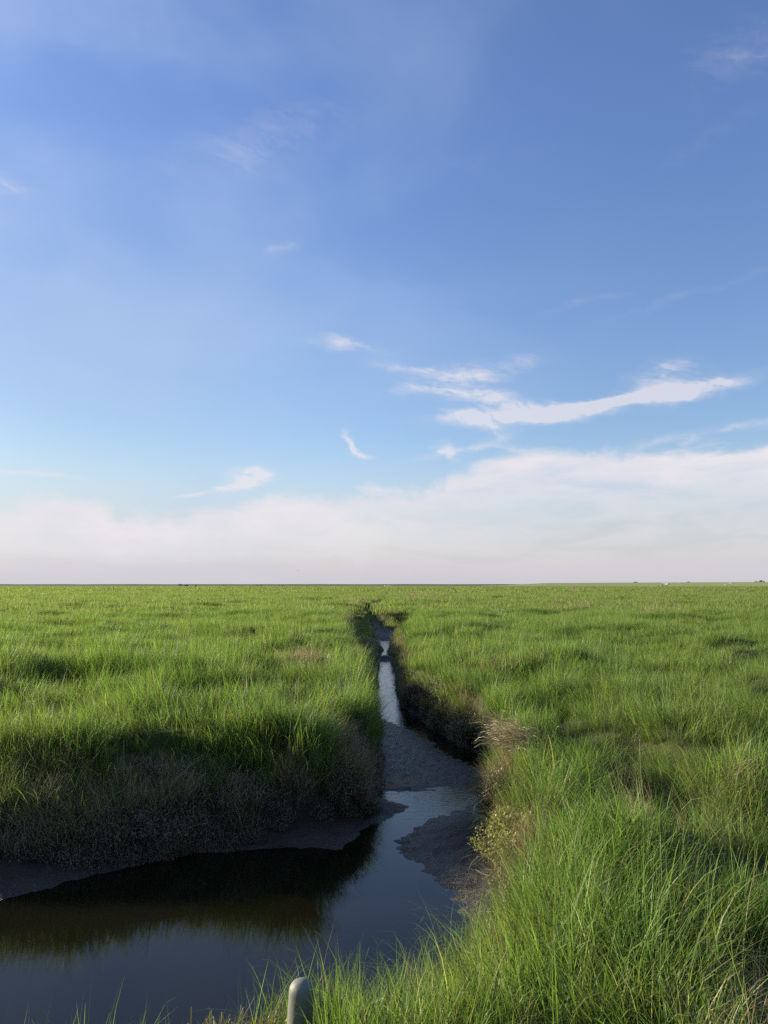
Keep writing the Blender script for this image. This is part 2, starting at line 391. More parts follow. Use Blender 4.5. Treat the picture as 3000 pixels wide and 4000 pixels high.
def near_field(bank=False):
    X, Y = cast(1.1, 15.5, 30 if bank else 34, .6, 1.8)
    z, dl, df, gx, gy = slope_at(X, Y)
    if bank: X, Y, z, dl, df, gx, gy = [a[(dl < .15) & (dl > -1.3)] for a in (X, Y, z, dl, df, gx, gy)]
    bn = (fbm(X*2.3, Y*2.3, 91)-.5)
    keep = (z+bn*.5 > np.where(X < 0, -.66, -.5)) & (df > .03) & ((X**2+Y**2) > 1.5) & (np.hypot(X+.37, Y-3.5) > .13)
    hn = smooth(.28, .68, fbm(X*.8, Y*.95, 92, 3))
    keep &= rng.random(len(X)) < .6+.5*hn
    X, Y, z, dl, gx, gy, hn = [a[keep] for a in (X, Y, z, dl, gx, gy, hn)]
    n = len(X)
    onb = smooth(0, -.4, dl)
    lodge = smooth(.50, .68, fbm(X*.7+50, Y*.7, 93, 3))
    comb = rng.random(n) < .5+.45*lodge
    idx = np.where(comb, pick('comb', n), pick('near', n))
    idx = np.where((rng.random(n) < .85*smooth(.44, .62, fbm(X*.9+20, Y*.9, 97, 3))) & (np.abs(dl) > .2), pick('lodged', n), idx); comb = comb | np.isin(idx, NG['lodged'])
    # combed clumps bow the way the turf leans, or down the bank
    ang = fbm(X*.35, Y*.35, 94, 2)*8-3 + rng.normal(0, .5, n)
    down = np.arctan2(-gy, -gx)
    steep = np.hypot(gx, gy) > .12
    rz = np.where(comb, np.where(steep, down+rng.normal(0, .5, n), ang), rng.uniform(0, 6.28, n))
    tl = np.minimum(np.hypot(gx, gy), 1.2)*.45*onb
    rx = np.where(comb, 0, -np.sin(down)*tl*-1)*0 + rng.normal(0, .07, n); ry = rng.normal(0, .07, n)
    sc = (.50+.62*hn+rng.normal(0, .08, n))*(1-.25*onb)
    sc = np.clip(sc, .4, 1.5); sz = sc*(.85+.35*fbm(X*1.6, Y*1.6, 95, 2))
    grass.add(X, Y, z, rx, ry, rz, sc, idx, sz)
near_field(); near_field(True)
def tall_field():
    X, Y = cast(1.8, 13, 2.2, .6, 1.5)
    z, dl, df = height(X, Y)
    k = (z > -.2) & (rng.random(len(X)) < .2+.8*smooth(1.2, .0, np.abs(dl)))
    X, Y, z = X[k], Y[k], z[k]; n = len(X)
    grass.add(X, Y, z, rng.normal(0, .1, n), rng.normal(.05, .1, n), rng.uniform(0, 6.28, n), rng.uniform(.75, 1.05, n), pick('tall', n))
tall_field()
def band(y0, y1, dens, kind, half, zmin, s0, s1, tuft, seed):
    X, Y = cast(y0, y1, dens, half, 3)
    z, dl, df = height(X, Y)
    hn = smooth(.27, .7, fbm(X*tuft, Y*tuft*1.6, seed, 3))
    k = (z + (fbm(X*2, Y*2, seed+2)-.5)*.4 > np.where(dl < 0, -.5, zmin)) & (rng.random(len(X)) < .55+.6*hn)
    X, Y, z, hn, dl = X[k], Y[k], z[k], hn[k], dl[k]; n = len(X)
    rz = rng.uniform(0, 6.28, n); idx = pick(kind, n)
    if kind == 'mid':
        e = .25; rz0 = np.arctan2(-(height(X, Y+e)[0]-z), -(height(X+e, Y)[0]-z)); cm = rng.random(n) < .6
        rz = np.where(cm, rz0+rng.normal(0, .5, n), rz); idx = np.where(cm, pick('midcomb', n), idx)
    sc = rng.uniform(s0, s1, n); sz = sc*(.5+.75*hn)*(1-.45*smooth(.05, -.3, dl))
    grass.add(X, Y, z, rng.normal(0, .05, n), rng.normal(0, .05, n), rz, sc, idx, sz)
band(14.5, 48, 8, 'mid', .58, -.36, .85, 1.2, .55, 201)
band(46, 150, 1.5, 'far', .56, -.3, .8, 1.25, .3, 211)
band(145, 620, .085, 'vfar', .54, -.3, .8, 1.3, .12, 221)

# straw: along the banks and in dry patches
def straw_bank():
    for y0, y1, dens, half, mar in ((3, 12.5, 170, .6, 1.5), (12.5, 34, 50, .13, .8)):
        X, Y = cast(y0, y1, dens, half, mar); z, dl, df, gx, gy = slope_at(X, Y)
        bn = fbm(X*1.1, Y*1.1, 301, 3)
        k = (Y > 4.6) & (dl < .05) & (df > .02) & (z > -.78) & (z < -.04) & (bn + (z+.35)*-.35 > np.where((X < -.4) & (Y < 12), .47, np.where(Y < 12, .50, .44)))
        X, Y, z, gx, gy = [a[k] for a in (X, Y, z, gx, gy)]; n = len(X)
        rz = np.arctan2(-gy, -gx)+rng.normal(0, .6, n)
        straw.add(X, Y, z, rng.normal(0, .2, n), rng.normal(0, .2, n), rz, rng.uniform(.5, 1.1, n), pick('straw', n))
straw_bank()
def straw_patch(u, v, ru, rv, n, kind, s=(.8, 1.1), z0=.3):
    pts = [P(u+random.gauss(0, ru), v+random.gauss(0, rv), z0) for _ in range(n)]
    X = np.array([p[0] for p in pts]); Y = np.array([p[1] for p in pts]); z = height(X, Y)[0]; k = z > -.5; X, Y, z = X[k], Y[k], z[k]; n = len(X)
    straw.add(X, Y, z, rng.normal(0, .1, n), rng.normal(0, .1, n), rng.uniform(0, 6.28, n), rng.uniform(*s, n), pick(kind, n))
straw_patch(1150, 2580, 45, 12, 26, 'strawmid', (.8, 1.05))
straw_patch(1400, 2350, 30, 9, 60, 'strawmid', (1.1, 1.6)); straw_patch(1370, 2400, 18, 12, 30, 'strawmid', (.9, 1.2))
straw_patch(1660, 2325, 60, 5, 60, 'strawmid', (1.3, 2)); straw_patch(2250, 2375, 60, 6, 30, 'strawmid', (1.1, 1.5)); straw_patch(2580, 2390, 50, 6, 30, 'strawmid', (1, 1.5))
straw_patch(1950, 2560, 50, 18, 14, 'strawmid', (.7, .95)); straw_patch(2490, 3010, 14, 40, 10, 'straw', (.9, 1.2)); straw_patch(2800, 3010, 60, 50, 14, 'straw', (.9, 1.15))
straw_patch(2900, 3800, 60, 100, 12, 'straw', (.9, 1.15)); straw_patch(1250, 2850, 60, 12, 10, 'straw', (.8, 1.1))
straw_patch(800, 2295, 500, 2.5, 60, 'strawmid', (2, 3)); straw_patch(2200, 2305, 500, 3, 60, 'strawmid', (2, 3))

def cover_bank():
    for y0, y1, dens, half, mar in ((3, 12, 110, .6, 1.5), (12, 34, 60, .13, .8)):
        X, Y = cast(y0, y1, dens, half, mar); z, dl, df, gx, gy = slope_at(X, Y)
        bn = fbm(X*1.5, Y*1.5, 401, 3)
        k = (dl < -.02) & (df > .015) & (z > -.9) & (z + (bn-.5)*.7 < -.28) & (bn > .3)
        X, Y, z, gx, gy = [a[k] for a in (X, Y, z, gx, gy)]; n = len(X)
        cover.add(X, Y, z-.03, np.arctan(gy)*.75+rng.normal(0, .15, n), -np.arctan(gx)*.75, rng.uniform(-.4, .4, n), rng.uniform(.45, 1.0, n), pick('leafy', n))
cover_bank()
def side_banks_mid():
    X, Y = cast(12.5, 85, 9, .07, 1.0); z, dl, df = height(X, Y)
    k = (dl < -.02) & (df > .0) & (z > -.8); X, Y, z = X[k], Y[k], z[k]; n = len(X)
    g = rng.random(n) < .25
    straw.add(X[g], Y[g], z[g], rng.normal(0, .2, g.sum()), rng.normal(0, .2, g.sum()), rng.uniform(0, 6.28, g.sum()), rng.uniform(.5, .9, g.sum()), pick('strawmid', g.sum()), rng.uniform(.4, .7, g.sum()))
    g = (~g) & (z > -.72) & (fbm(X*1.2, Y*.6, 811, 2) > .34); m = g.sum()
    grass.add(X[g], Y[g], z[g], rng.normal(0, .1, m), rng.normal(0, .1, m), rng.uniform(0, 6.28, m), rng.uniform(.6, .9, m), pick('midcomb', m), rng.uniform(.45, .8, m))
side_banks_mid()
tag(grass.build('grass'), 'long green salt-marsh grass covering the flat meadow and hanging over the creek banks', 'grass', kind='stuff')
tag(straw.build('dry_grass'), 'bleached straw-coloured dead grass along the creek banks and in patches of the meadow', 'dry grass', kind='stuff')
tag(cover.build('ground_cover'), 'dark grey-green small-leaved creeping plants matted on the lower creek banks', 'ground cover', kind='stuff')

# ------------------------------------------------------------ single shrubs
def shrub(u, v, z0, rx, ry, h, n, leafm, label, seed, leaf=.03):
    x, y, zz = hit(u, v)
    root = empty('low_shrub', (x, y, zz)); tag(root, label, 'shrub', 'separate shrubs on the creek banks')
    rd = random.Random(seed); V, F, H, Q = [], [], [], []; TV, TF = [], []
    tips = []
    for k in range(90):
        an = rd.random()*2*pi; el = rd.random()**.7*1.3
        x0, y0, z1 = rd.gauss(0, rx*.3), rd.gauss(0, ry*.3), -.05
        tx, ty, tz = cos(an)*cos(el)*rx*rd.uniform(.6, 1), sin(an)*cos(el)*ry*rd.uniform(.6, 1), sin(el)*h*rd.uniform(.6, 1)+.04
        pv = (x0, y0, z1); segs = 5
        for s in range(1, segs+1):
            f = s/segs; q = (x0+(tx-x0)*f+rd.gauss(0, .015), y0+(ty-y0)*f+rd.gauss(0, .015), z1+(tz-z1)*f**.8+rd.gauss(0, .012))
            w = .004*(1-f*.6); i = len(TV)
            for p in (pv, q): TV.extend([(p[0]+w, p[1], p[2]), (p[0]-w*.5, p[1]+w*.87, p[2]), (p[0]-w*.5, p[1]-w*.87, p[2])])
            for a in range(3): b = (a+1) % 3; TF.append((i+a, i+b, i+3+b, i+3+a))
            pv = q
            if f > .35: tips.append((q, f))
    for k in range(n):
        (q, f) = rd.choice(tips); sp = .035
        x, y, z = q[0]+rd.gauss(0, sp), q[1]+rd.gauss(0, sp), q[2]+rd.gauss(0, sp*.8)
        a, b = rd.random()*2*pi, rd.gauss(.6, .5); L = leaf*(.6+.8*rd.random()); w = L*.26
        dx, dy, dz = cos(a)*cos(b)*L, sin(a)*cos(b)*L, sin(b)*L; px, py, pz = -sin(a)*w, cos(a)*w, rd.gauss(0, w*.5)
        i = len(V); r = rd.random()
        V += [(x, y, z), (x+dx*.5+px, y+dy*.5+py, z+dz*.5+pz), (x+dx, y+dy, z+dz), (x+dx*.5-px, y+dy*.5-py, z+dz*.5-pz)]
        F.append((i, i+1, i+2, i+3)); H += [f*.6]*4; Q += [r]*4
    me = finish('foliage', V, F, H, Q, leafm); o = bpy.data.objects.new('foliage', me); COL.objects.link(o); o.parent = root
    mesh_obj('stems', TV, TF, M_twig, root)
    return root
shrub(2035, 3370, -.35, 0.46, .66, .38, 15000, M_leaf_lit, 'sunlit olive-brown shrub on the near right bank beside the grey mud bar', 1, .026)
shrub(1965, 3150, -.4, .26, .4, .3, 3500, M_leaf, 'small dark shrub on the right bank just upstream of the sunlit one', 2, .024)
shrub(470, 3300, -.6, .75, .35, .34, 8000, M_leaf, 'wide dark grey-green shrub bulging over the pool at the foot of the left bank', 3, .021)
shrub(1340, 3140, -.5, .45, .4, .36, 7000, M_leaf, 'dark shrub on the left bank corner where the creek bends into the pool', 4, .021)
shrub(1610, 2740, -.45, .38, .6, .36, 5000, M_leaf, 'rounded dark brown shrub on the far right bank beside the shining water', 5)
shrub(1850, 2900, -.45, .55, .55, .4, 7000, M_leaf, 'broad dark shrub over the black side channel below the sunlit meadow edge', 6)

# bleached tuft that hangs over the right bank
def dry_tuft():
    x, y, z = hit(2030, 2960)
    rd = random.Random(5); V, F, H, Q = [], [], [], []
    for k in range(420):
        px, py, pz = rd.gauss(0, .12), rd.gauss(0, .32), rd.uniform(-.06, .08); az = rd.gauss(pi, .8); L = rd.uniform(.2, .42); th = rd.uniform(.2, 1.3)
        w = .0035; i = len(V); q = rd.random()
        for s in range(6):
            f = s/5; V += [(px, py-w*(1-f*.8), pz), (px, py+w*(1-f*.8), pz+w)]; H += [f*.7]*2; Q += [q]*2
            a = th+1.5*f*f; px += sin(a)*cos(az)*L/5; py += sin(a)*sin(az)*L/5; pz += cos(a)*L/5
        for s in range(5): a = i+2*s; F.append((a, a+1, a+3, a+2))
    me = finish('dry_grass_tuft', V, F, H, Q, M_straw); o = bpy.data.objects.new('dry_grass_tuft', me); COL.objects.link(o); o.location = (x, y, z+.1)
    tag(o, 'bleached pinkish dead grass tuft hanging over the right bank above the black channel', 'grass tuft')
dry_tuft()

# ------------------------------------------------------------ pale pipe end in the pool
def pipe():
    x, y = UD(1190, 3.62); root = empty('drain_pipe', (x, y, -.03)); tag(root, 'dull grey round-ended pipe standing at the pool edge behind the foreground grass', 'pipe')
    r = .056; prof = [(r*1.0, -.75), (r, -.2), (r*1.02, .05), (r, .12)]
    for k in range(1, 9): a = k/8*pi/2; prof.append((r*cos(a), .13+r*.85*sin(a)))
    N = 40; V, F = [], []
    for rr, z in prof:
        for k in range(N):
            a = 2*pi*k/N; V.append((rr*cos(a), rr*sin(a), z))
    for i in range(len(prof)-1):
        for k in range(N): F.append((i*N+k, i*N+(k+1) % N, (i+1)*N+(k+1) % N, (i+1)*N+k))
    m, t = mat('weathered_pipe'); out = t.n('ShaderNodeOutputMaterial'); b = t.n('ShaderNodeBsdfPrincipled'); tc = t.n('ShaderNodeTexCoord').outputs['Object']
    c = t.mix(t.noise(tc, 6, 5), c4(.13, .135, .11), c4(.20, .205, .17)); c = t.mix(t.ss(.62, .75, t.noise(tc, 22, 4)), c, c4(.10, .085, .055))
    t.l(c, b.inputs['Base Color']); b.inputs['Roughness'].default_value = .6
    bp = t.n('ShaderNodeBump'); bp.inputs['Strength'].default_value = .25; bp.inputs['Distance'].default_value = .01; t.l(t.noise(tc, 30, 4), bp.inputs['Height']); t.l(bp.outputs[0], b.inputs['Normal'])
    t.l(b.outputs[0], out.inputs[0])
    o = mesh_obj('pipe_wall', V, F, m, root, True)
    # collar below the end
    V, F = [], []
    for rr, z in ((r*1.0, -.10), (r*1.12, -.10), (r*1.12, -.16), (r*1.0, -.16)):
        for k in range(N): a = 2*pi*k/N; V.append((rr*cos(a), rr*sin(a), z))
    for i in range(3):
        for k in range(N): F.append((i*N+k, i*N+(k+1) % N, (i+1)*N+(k+1) % N, (i+1)*N+k))
    mesh_obj('collar', V, F, m, root, True)
    root.rotation_euler = (R(4), R(3), 0)
pipe()

def slope_pt(u, v):
    """point on the dyke's seaward slope"""
    d1 = np.interp(u, DU, DD); z1 = np.interp(u, DU, DZ); d0 = d1-34; z0 = .2
    x, y, dz = ray(u, v); m = (z1-z0)/(d1-d0); k = (z0-m*d0-CAMZ)/(dz-m*y)
    return x*k, y*k, CAMZ+dz*k
DU = [1880, 1960, 2050, 2130, 2300, 2600, 3000, 3400, 3800]; DD = [1000, 960, 925, 900, 850, 760, 640, 560, 500]
DV = [2287.0, 2286.2, 2281.5, 2277.3, 2276.6, 2275.2, 2273.2, 2271, 2269]
DZ = [max(.25, CAMZ+(2284-v)/FPX*d) for v, d in zip(DV, DD)]
def far_world():
    Mg = simple('dyke_turf', (.17, .21, .06), .9, .12, .03); Mdk = simple('distant_turf', (.05, .06, .035), .95, .3, .01)
    V, F = [], []
    us = np.linspace(1880, 3800, 90)
    for u in us:
        d = np.interp(u, DU, DD); z = np.interp(u, DU, DZ)
        for dd, zz in ((-36, -.2), (-33, .25), (-2, z-.12), (0, z), (3, z), (5, z-.1), (34, .2), (40, -.2)):
            a = (u-1500)/FPX; V.append((a*(d+dd), d+dd, zz))
    n = 8
    for i in range(len(us)-1):
        for k in range(n-1): F.append((i*n+k, (i+1)*n+k, (i+1)*n+k+1, i*n+k+1))
    tag(mesh_obj('sea_dyke', V, F, Mg), kind='structure')
    V, F = [], []
    xs = np.linspace(-2600, 560, 160)
    for k, x in enumerate(xs):
        z = 3.1+1.3*float(fbm(np.array([x*.012]), np.array([1.]), 700, 3)); V += [(x, 2980, -1), (x, 2996, z*.9), (x, 3004, z), (x, 3030, -1)]
    for i in range(len(xs)-1):
        for k in range(3): F.append((i*4+k, (i+1)*4+k, (i+1)*4+k+1, i*4+k+1))
    tag(mesh_obj('distant_dyke', V, F, Mdk), kind='structure')
    # path up the dyke
    c = [slope_pt(u, v) for u, v in ((2538, 2291), (2560, 2290.3), (2580, 2289), (2596, 2286.5), (2605, 2283), (2604, 2279.5), (2597, 2277), (2586, 2275.6))]
    V, F = [], []
    for i, p in enumerate(c):
        q = c[min(i+1, len(c)-1)]; o = c[max(i-1, 0)]; tx, ty = q[0]-o[0], q[1]-o[1]; L = math.hypot(tx, ty); nx_, ny_ = -ty/L*1.5, tx/L*1.5
        for sg in (-1, 1):
            X = p[0]+nx_*sg; Y = p[1]+ny_*sg; uu = 1500+X/Y*FPX; d1 = np.interp(uu, DU, DD); z1 = np.interp(uu, DU, DZ)
            V.append((X, Y, .2+(z1-.2)*(Y-d1+34)/34+.25))
    for i in range(len(c)-1): F.append((2*i, 2*i+1, 2*i+3, 2*i+2))
    tag(mesh_obj('path', V, F, simple('pale_paving', (.42, .39, .34), .9, .1, .5)), kind='structure')
    # posts
    Mp = simple('dark_wood', (.05, .04, .03), .9, .3, 3); Mpp = simple('grey_metal_post', (.3, .3, .3), .6, .1, 3)
    def post(p, h, w, m, label, name='wooden_post', cat='post'):
        V, F = [], []
        for z, r in ((-.3, w), (h*.9, w*.92), (h, w*.5)):
            for k in range(8): V.append((r*cos(k*pi/4), r*sin(k*pi/4), z))
        for i in range(2):
            for k in range(8): F.append((i*8+k, i*8+(k+1) % 8, i*8+8+(k+1) % 8, i*8+8+k))
        F.append(tuple(range(16, 24)))
        o = mesh_obj(name, V, F, m); o.location = p; tag(o, label, cat)
    post(slope_pt(2571, 2290), 1.0, .45, Mp, 'short dark post at the foot of the pale path on the dyke')
    post(slope_pt(2588, 2288), 1.3, .45, Mp, 'dark post at the bend of the pale path on the dyke slope')
    post(slope_pt(2600, 2276), 1.2, .25, Mp, 'dark post where the pale path reaches the top of the dyke')
    post(slope_pt(2586, 2275.5), 1.5, .12, Mpp, 'thin pale pole on the dyke crest left of the top of the path', 'marker_pole', 'pole')
    def at_h(u, d, z=.25): return ((u-1500)/FPX*d, d, z)
    post(at_h(876, 900), 2.0, .3, Mp, 'lone dark post on the left horizon midway between the black hut and the cattle')
    # animals
    def beast(name, p, s, m, rz, label, cat, group):
        me = bpy.data.meshes.new(name); o = bpy.data.objects.new(name, me)
        pts = [(0, 0, .68), (.30, 0, .70), (.48, 0, .72), (.62, 0, .86), (.80, 0, .84), (-.30, 0, .70), (-.50, 0, .68), (-.56, 0, .45)]
        rad = [.25, .24, .17, .10, .07, .25, .16, .03]
        ed = [(0, 1), (1, 2), (2, 3), (3, 4), (0, 5), (5, 6), (6, 7)]
        for sx, b in ((.34, 1), (-.34, 5)):
            for sy in (-.13, .13):
                i = len(pts); pts += [(sx, sy, .42), (sx-.03, sy, .22), (sx, sy, .0)]; rad += [.09, .045, .04]; ed += [(b, i), (i, i+1), (i+1, i+2)]
        me.from_pydata([tuple(c*s for c in q) for q in pts], ed, [])
        import bmesh
        bm = bmesh.new(); bm.from_mesh(me); L = bm.verts.layers.skin.verify(); bm.verts.ensure_lookup_table()
        for i, v in enumerate(bm.verts): v[L].radius = (rad[i]*s, rad[i]*s); v[L].use_root = i == 0
        bm.to_mesh(me); bm.free(); me.materials.append(m)
        COL.objects.link(o); o.modifiers.new('skin', 'SKIN'); sb = o.modifiers.new('sub', 'SUBSURF'); sb.levels = 1; sb.render_levels = 1
        o.location = p; o.rotation_euler = (0, 0, rz); tag(o, label, cat, group)
    Mw = simple('wool', (.68, .65, .56), .95, .1, 6); Mc = simple('dark_hide', (.035, .028, .024), .8, .3, 3)
    for u, v, l in ((2653, 2279.2, 'white sheep grazing near the dyke crest just right of the pale path'), (2834, 2286, 'lowest white sheep on the slope at the right end of the dyke'), (2854, 2281.5, 'middle one of the three white sheep at the right end of the dyke'), (2861, 2277.8, 'highest white sheep at the right end of the dyke, just under the crest')):
        beast('sheep', slope_pt(u, v), 1.35, Mw, .4 if u != 2854 else 3.0, l, 'sheep', 'sheep grazing on the dyke')
    for u in (1503, 1512, 1519, 1527): beast('sheep', at_h(u, 850, .35), 1.2, Mw, .2*u, 'tiny white sheep in the row on the horizon above the head of the creek', 'sheep', 'sheep on the horizon above the creek')
    for u, s, l in ((1007, 1.7, 'dark cow at the left of the nearer pair on the horizon'), (1022, 1.5, 'dark cow at the right of the nearer pair on the horizon'), (1092, 1.2, 'small dark cow left in the farther pair on the horizon'), (1105, 1.2, 'small dark cow right in the farther pair on the horizon')):
        beast('cow', at_h(u, 900, .3), s, Mc, .3 if u != 1022 else 3.0, l, 'cow', 'cattle on the horizon')
    # boxes joined as one part
    def boxes(name, bl, m, parent):
        V, F = [], []
        for (x0, x1, y0, y1, z0, z1) in bl:
            i = len(V); V += [(x, y, z) for z in (z0, z1) for x, y in ((x0, y0), (x1, y0), (x1, y1), (x0, y1))]
            F += [(i, i+3, i+2, i+1), (i+4, i+5, i+6, i+7), (i, i+1, i+5, i+4), (i+1, i+2, i+6, i+5), (i+2, i+3, i+7, i+6), (i+3, i, i+4, i+7)]
        return mesh_obj(name, V, F, m, parent)
    def wheel(parent, x, y, r, w, m, name='wheel'):
        V, F = [], []; N = 16
        for yy, rr in ((-w, r*.55), (-w, r), (w, r), (w, r*.55)):
            for k in range(N): V.append((x+rr*cos(2*pi*k/N), y+yy, r+rr*sin(2*pi*k/N)))
        for i in range(3):
            for k in range(N): F.append((i*N+k, i*N+(k+1) % N, (i+1)*N+(k+1) % N, (i+1)*N+k))
        F.append(tuple(range(N))); F.append(tuple(range(3*N, 4*N))); return mesh_obj(name, V, F, m, parent)
    Mk = simple('black_paint', (.03, .03, .035), .7, .2, 2); Mr = simple('red_paint', (.30, .05, .03), .5, .1, 2); Mwh = simple('white_paint', (.7, .68, .65), .5, .05, 2); Mgy = simple('grey_boards', (.16, .16, .17), .8, .3, 2)
    r = empty('farm_trailer', at_h(708, 900, .3)); tag(r, 'dark slatted farm trailer standing on the left horizon', 'trailer')
    fr = [(-2, 2, -1, -.9, .55, .7), (-2, 2, .9, 1, .55, .7), (-2, -1.9, -.9, .9, .55, .7), (1.9, 2, -.9, .9, .55, .7)]
    boxes('bed', fr+[(-1.9, 1.9, -.9, .9, .58, .66)], Mk, r)
    rails = [(x, x+.12, y, y+.1, .72, 2.5) for x in (-2, -.75, .6, 1.88) for y in (-1, .9)]+[(-1.87, -.76, y+.02, y+.08, z, z+.28) for z in (.9, 1.5, 2.1) for y in (-1, .9)]+[(-.62, .59, y+.02, y+.08, z, z+.28) for z in (.9, 1.5, 2.1) for y in (-1, .9)]+[(.73, 1.87, y+.02, y+.08, z, z+.28) for z in (.9, 1.5, 2.1) for y in (-1, .9)]
    for sd_ in (-1, 1): boxes('side_rail', [b for b in rails if b[2]*sd_ > 0], Mgy, r)
    for x in (-1, 1):
        for y in (-.75, .75): wheel(r, x, y, .38, .1, Mk)
    r = empty('tractor', at_h(732, 900, .3)); tag(r, 'red and white tractor with an upright stack beside the trailer on the left horizon', 'tractor')
    boxes('bonnet', [(-2.0, -.1, -.4, .4, .8, 1.5)], Mr, r); boxes('cab', [(0, 1.5, -.7, .7, .9, 1.5), (0, .1, -.7, .7, 1.51, 2.2), (1.4, 1.5, -.7, .7, 1.51, 2.2), (-.1, 1.6, -.8, .8, 2.21, 2.35)], Mwh, r); boxes('exhaust_stack', [(-.9, -.75, -.08, .08, 1.51, 3.3)], Mr, r)
    for x, rr in ((-1.5, .5), (.9, .85)):
        for y in (-.95, .95): wheel(r, x, y, rr, .18, Mk)
    r = empty('field_hut', at_h(769, 900, .3)); tag(r, 'small square black hut alone on the horizon right of the tractor', 'hut')
    boxes('wall', [(-.65, .65, -.6, .6, 0, 1.7)], Mk, r); boxes('roof', [(-.8, .8, -.75, .75, 1.71, 1.85)], Mgy, r)
    # trees behind the dyke
    def tree(u, d, w, top, label, sd, m, cat='tree', name='broadleaf_tree'):
        rd = random.Random(sd); r = empty(name, at_h(u, d, .2)); tag(r, label, cat, 'trees behind the dyke'); H = CAMZ+(2284-top)/FPX*d-.2
        V, F, Hh, Q = [], [], [], []
        lobes = [(rd.gauss(0, w*.28), rd.gauss(0, w*.28), H*rd.uniform(.5, .85), w*rd.uniform(.22, .38)) for _ in range(9)]
        for lx, ly, lz, lr in lobes:
            for k in range(220):
                a, b = rd.random()*2*pi, math.asin(rd.uniform(-1, 1)); rr = lr*rd.random()**.35
                x, y, z = lx+rr*cos(a)*cos(b), ly+rr*sin(a)*cos(b), min(H, lz+rr*sin(b)*.9); s = .16; i = len(V); q = rd.random()
                V += [(x+rd.gauss(0, s), y+rd.gauss(0, s), z+rd.gauss(0, s)) for _ in range(3)]; F.append((i, i+1, i+2)); Hh += [.5]*3; Q += [q]*3
        me = finish('crown', V, F, Hh, Q, m); o = bpy.data.objects.new('crown', me); COL.objects.link(o); o.parent = r
        V, F = [], []
        for (lx, ly, lz, _) in [(0, 0, H*.8, 0)]+lobes[:5]:
            i = len(V); z0 = 0 if lx == 0 else H*.35
            for f, rad in ((0, .2 if lx == 0 else .09), (.5, .12 if lx == 0 else .06), (1, .03)):
                for k in range(6): V.append((lx*f+rad*cos(k*pi/3), ly*f+rad*sin(k*pi/3), z0+(lz-z0)*f))
            for s in range(2):
                for k in range(6): F.append((i+s*6+k, i+s*6+(k+1) % 6, i+s*6+6+(k+1) % 6, i+s*6+6+k))
        mesh_obj('trunk', V, F, Mp, r)
    tree(2966, 760, 2.6, 2264.5, 'tallest dark tree top showing above the right end of the dyke', 1, M_leaf)
    tree(2954, 770, 3.0, 2268, 'low spreading brownish tree top left of the tallest one above the dyke', 2, M_leaf)
    tree(2977, 780, 2.0, 2267.5, 'small round tree top right of the tallest one above the dyke', 3, M_leaf)
    tree(2684, 830, 3.2, 2271.5, 'low bushy tree top above the dyke crest between the path and the right end', 4, M_leaf)
    tree(2478, 860, 4.0, 2273, 'flat bushy tree top above the dyke crest left of the pale path', 5, M_leaf)
    # one gull against the sky
    bx, by, bz = ray(1165, 2229); k = 160; V = [(-.25, 0, 0), (.25, 0, .02), (.05, 0, .07), (.05, 0, -.06), (.08, .6, .16), (-.08, .6, .16), (.0, 1.0, .05), (.08, -.6, .16), (-.08, -.6, .16), (.0, -1.0, .05), (.1, .05, .03), (-.1, .05, .03), (.1, -.05, .03), (-.1, -.05, .03)]
    F = [(0, 11, 2), (0, 2, 13), (1, 2, 10), (1, 12, 2), (0, 3, 11), (0, 13, 3), (1, 10, 3), (1, 3, 12), (2, 11, 10), (2, 12, 13), (3, 10, 11), (3, 13, 12), (10, 11, 5, 4), (4, 5, 6), (13, 12, 7, 8), (8, 7, 9)]
    o = mesh_obj('gull', V, F, Mgy); o.location = (bx*k, by*k, CAMZ+bz*k); o.rotation_euler = (0, 0, .9); o.scale = (.6,)*3; tag(o, 'tiny grey bird flying low over the left horizon', 'bird')
far_world()

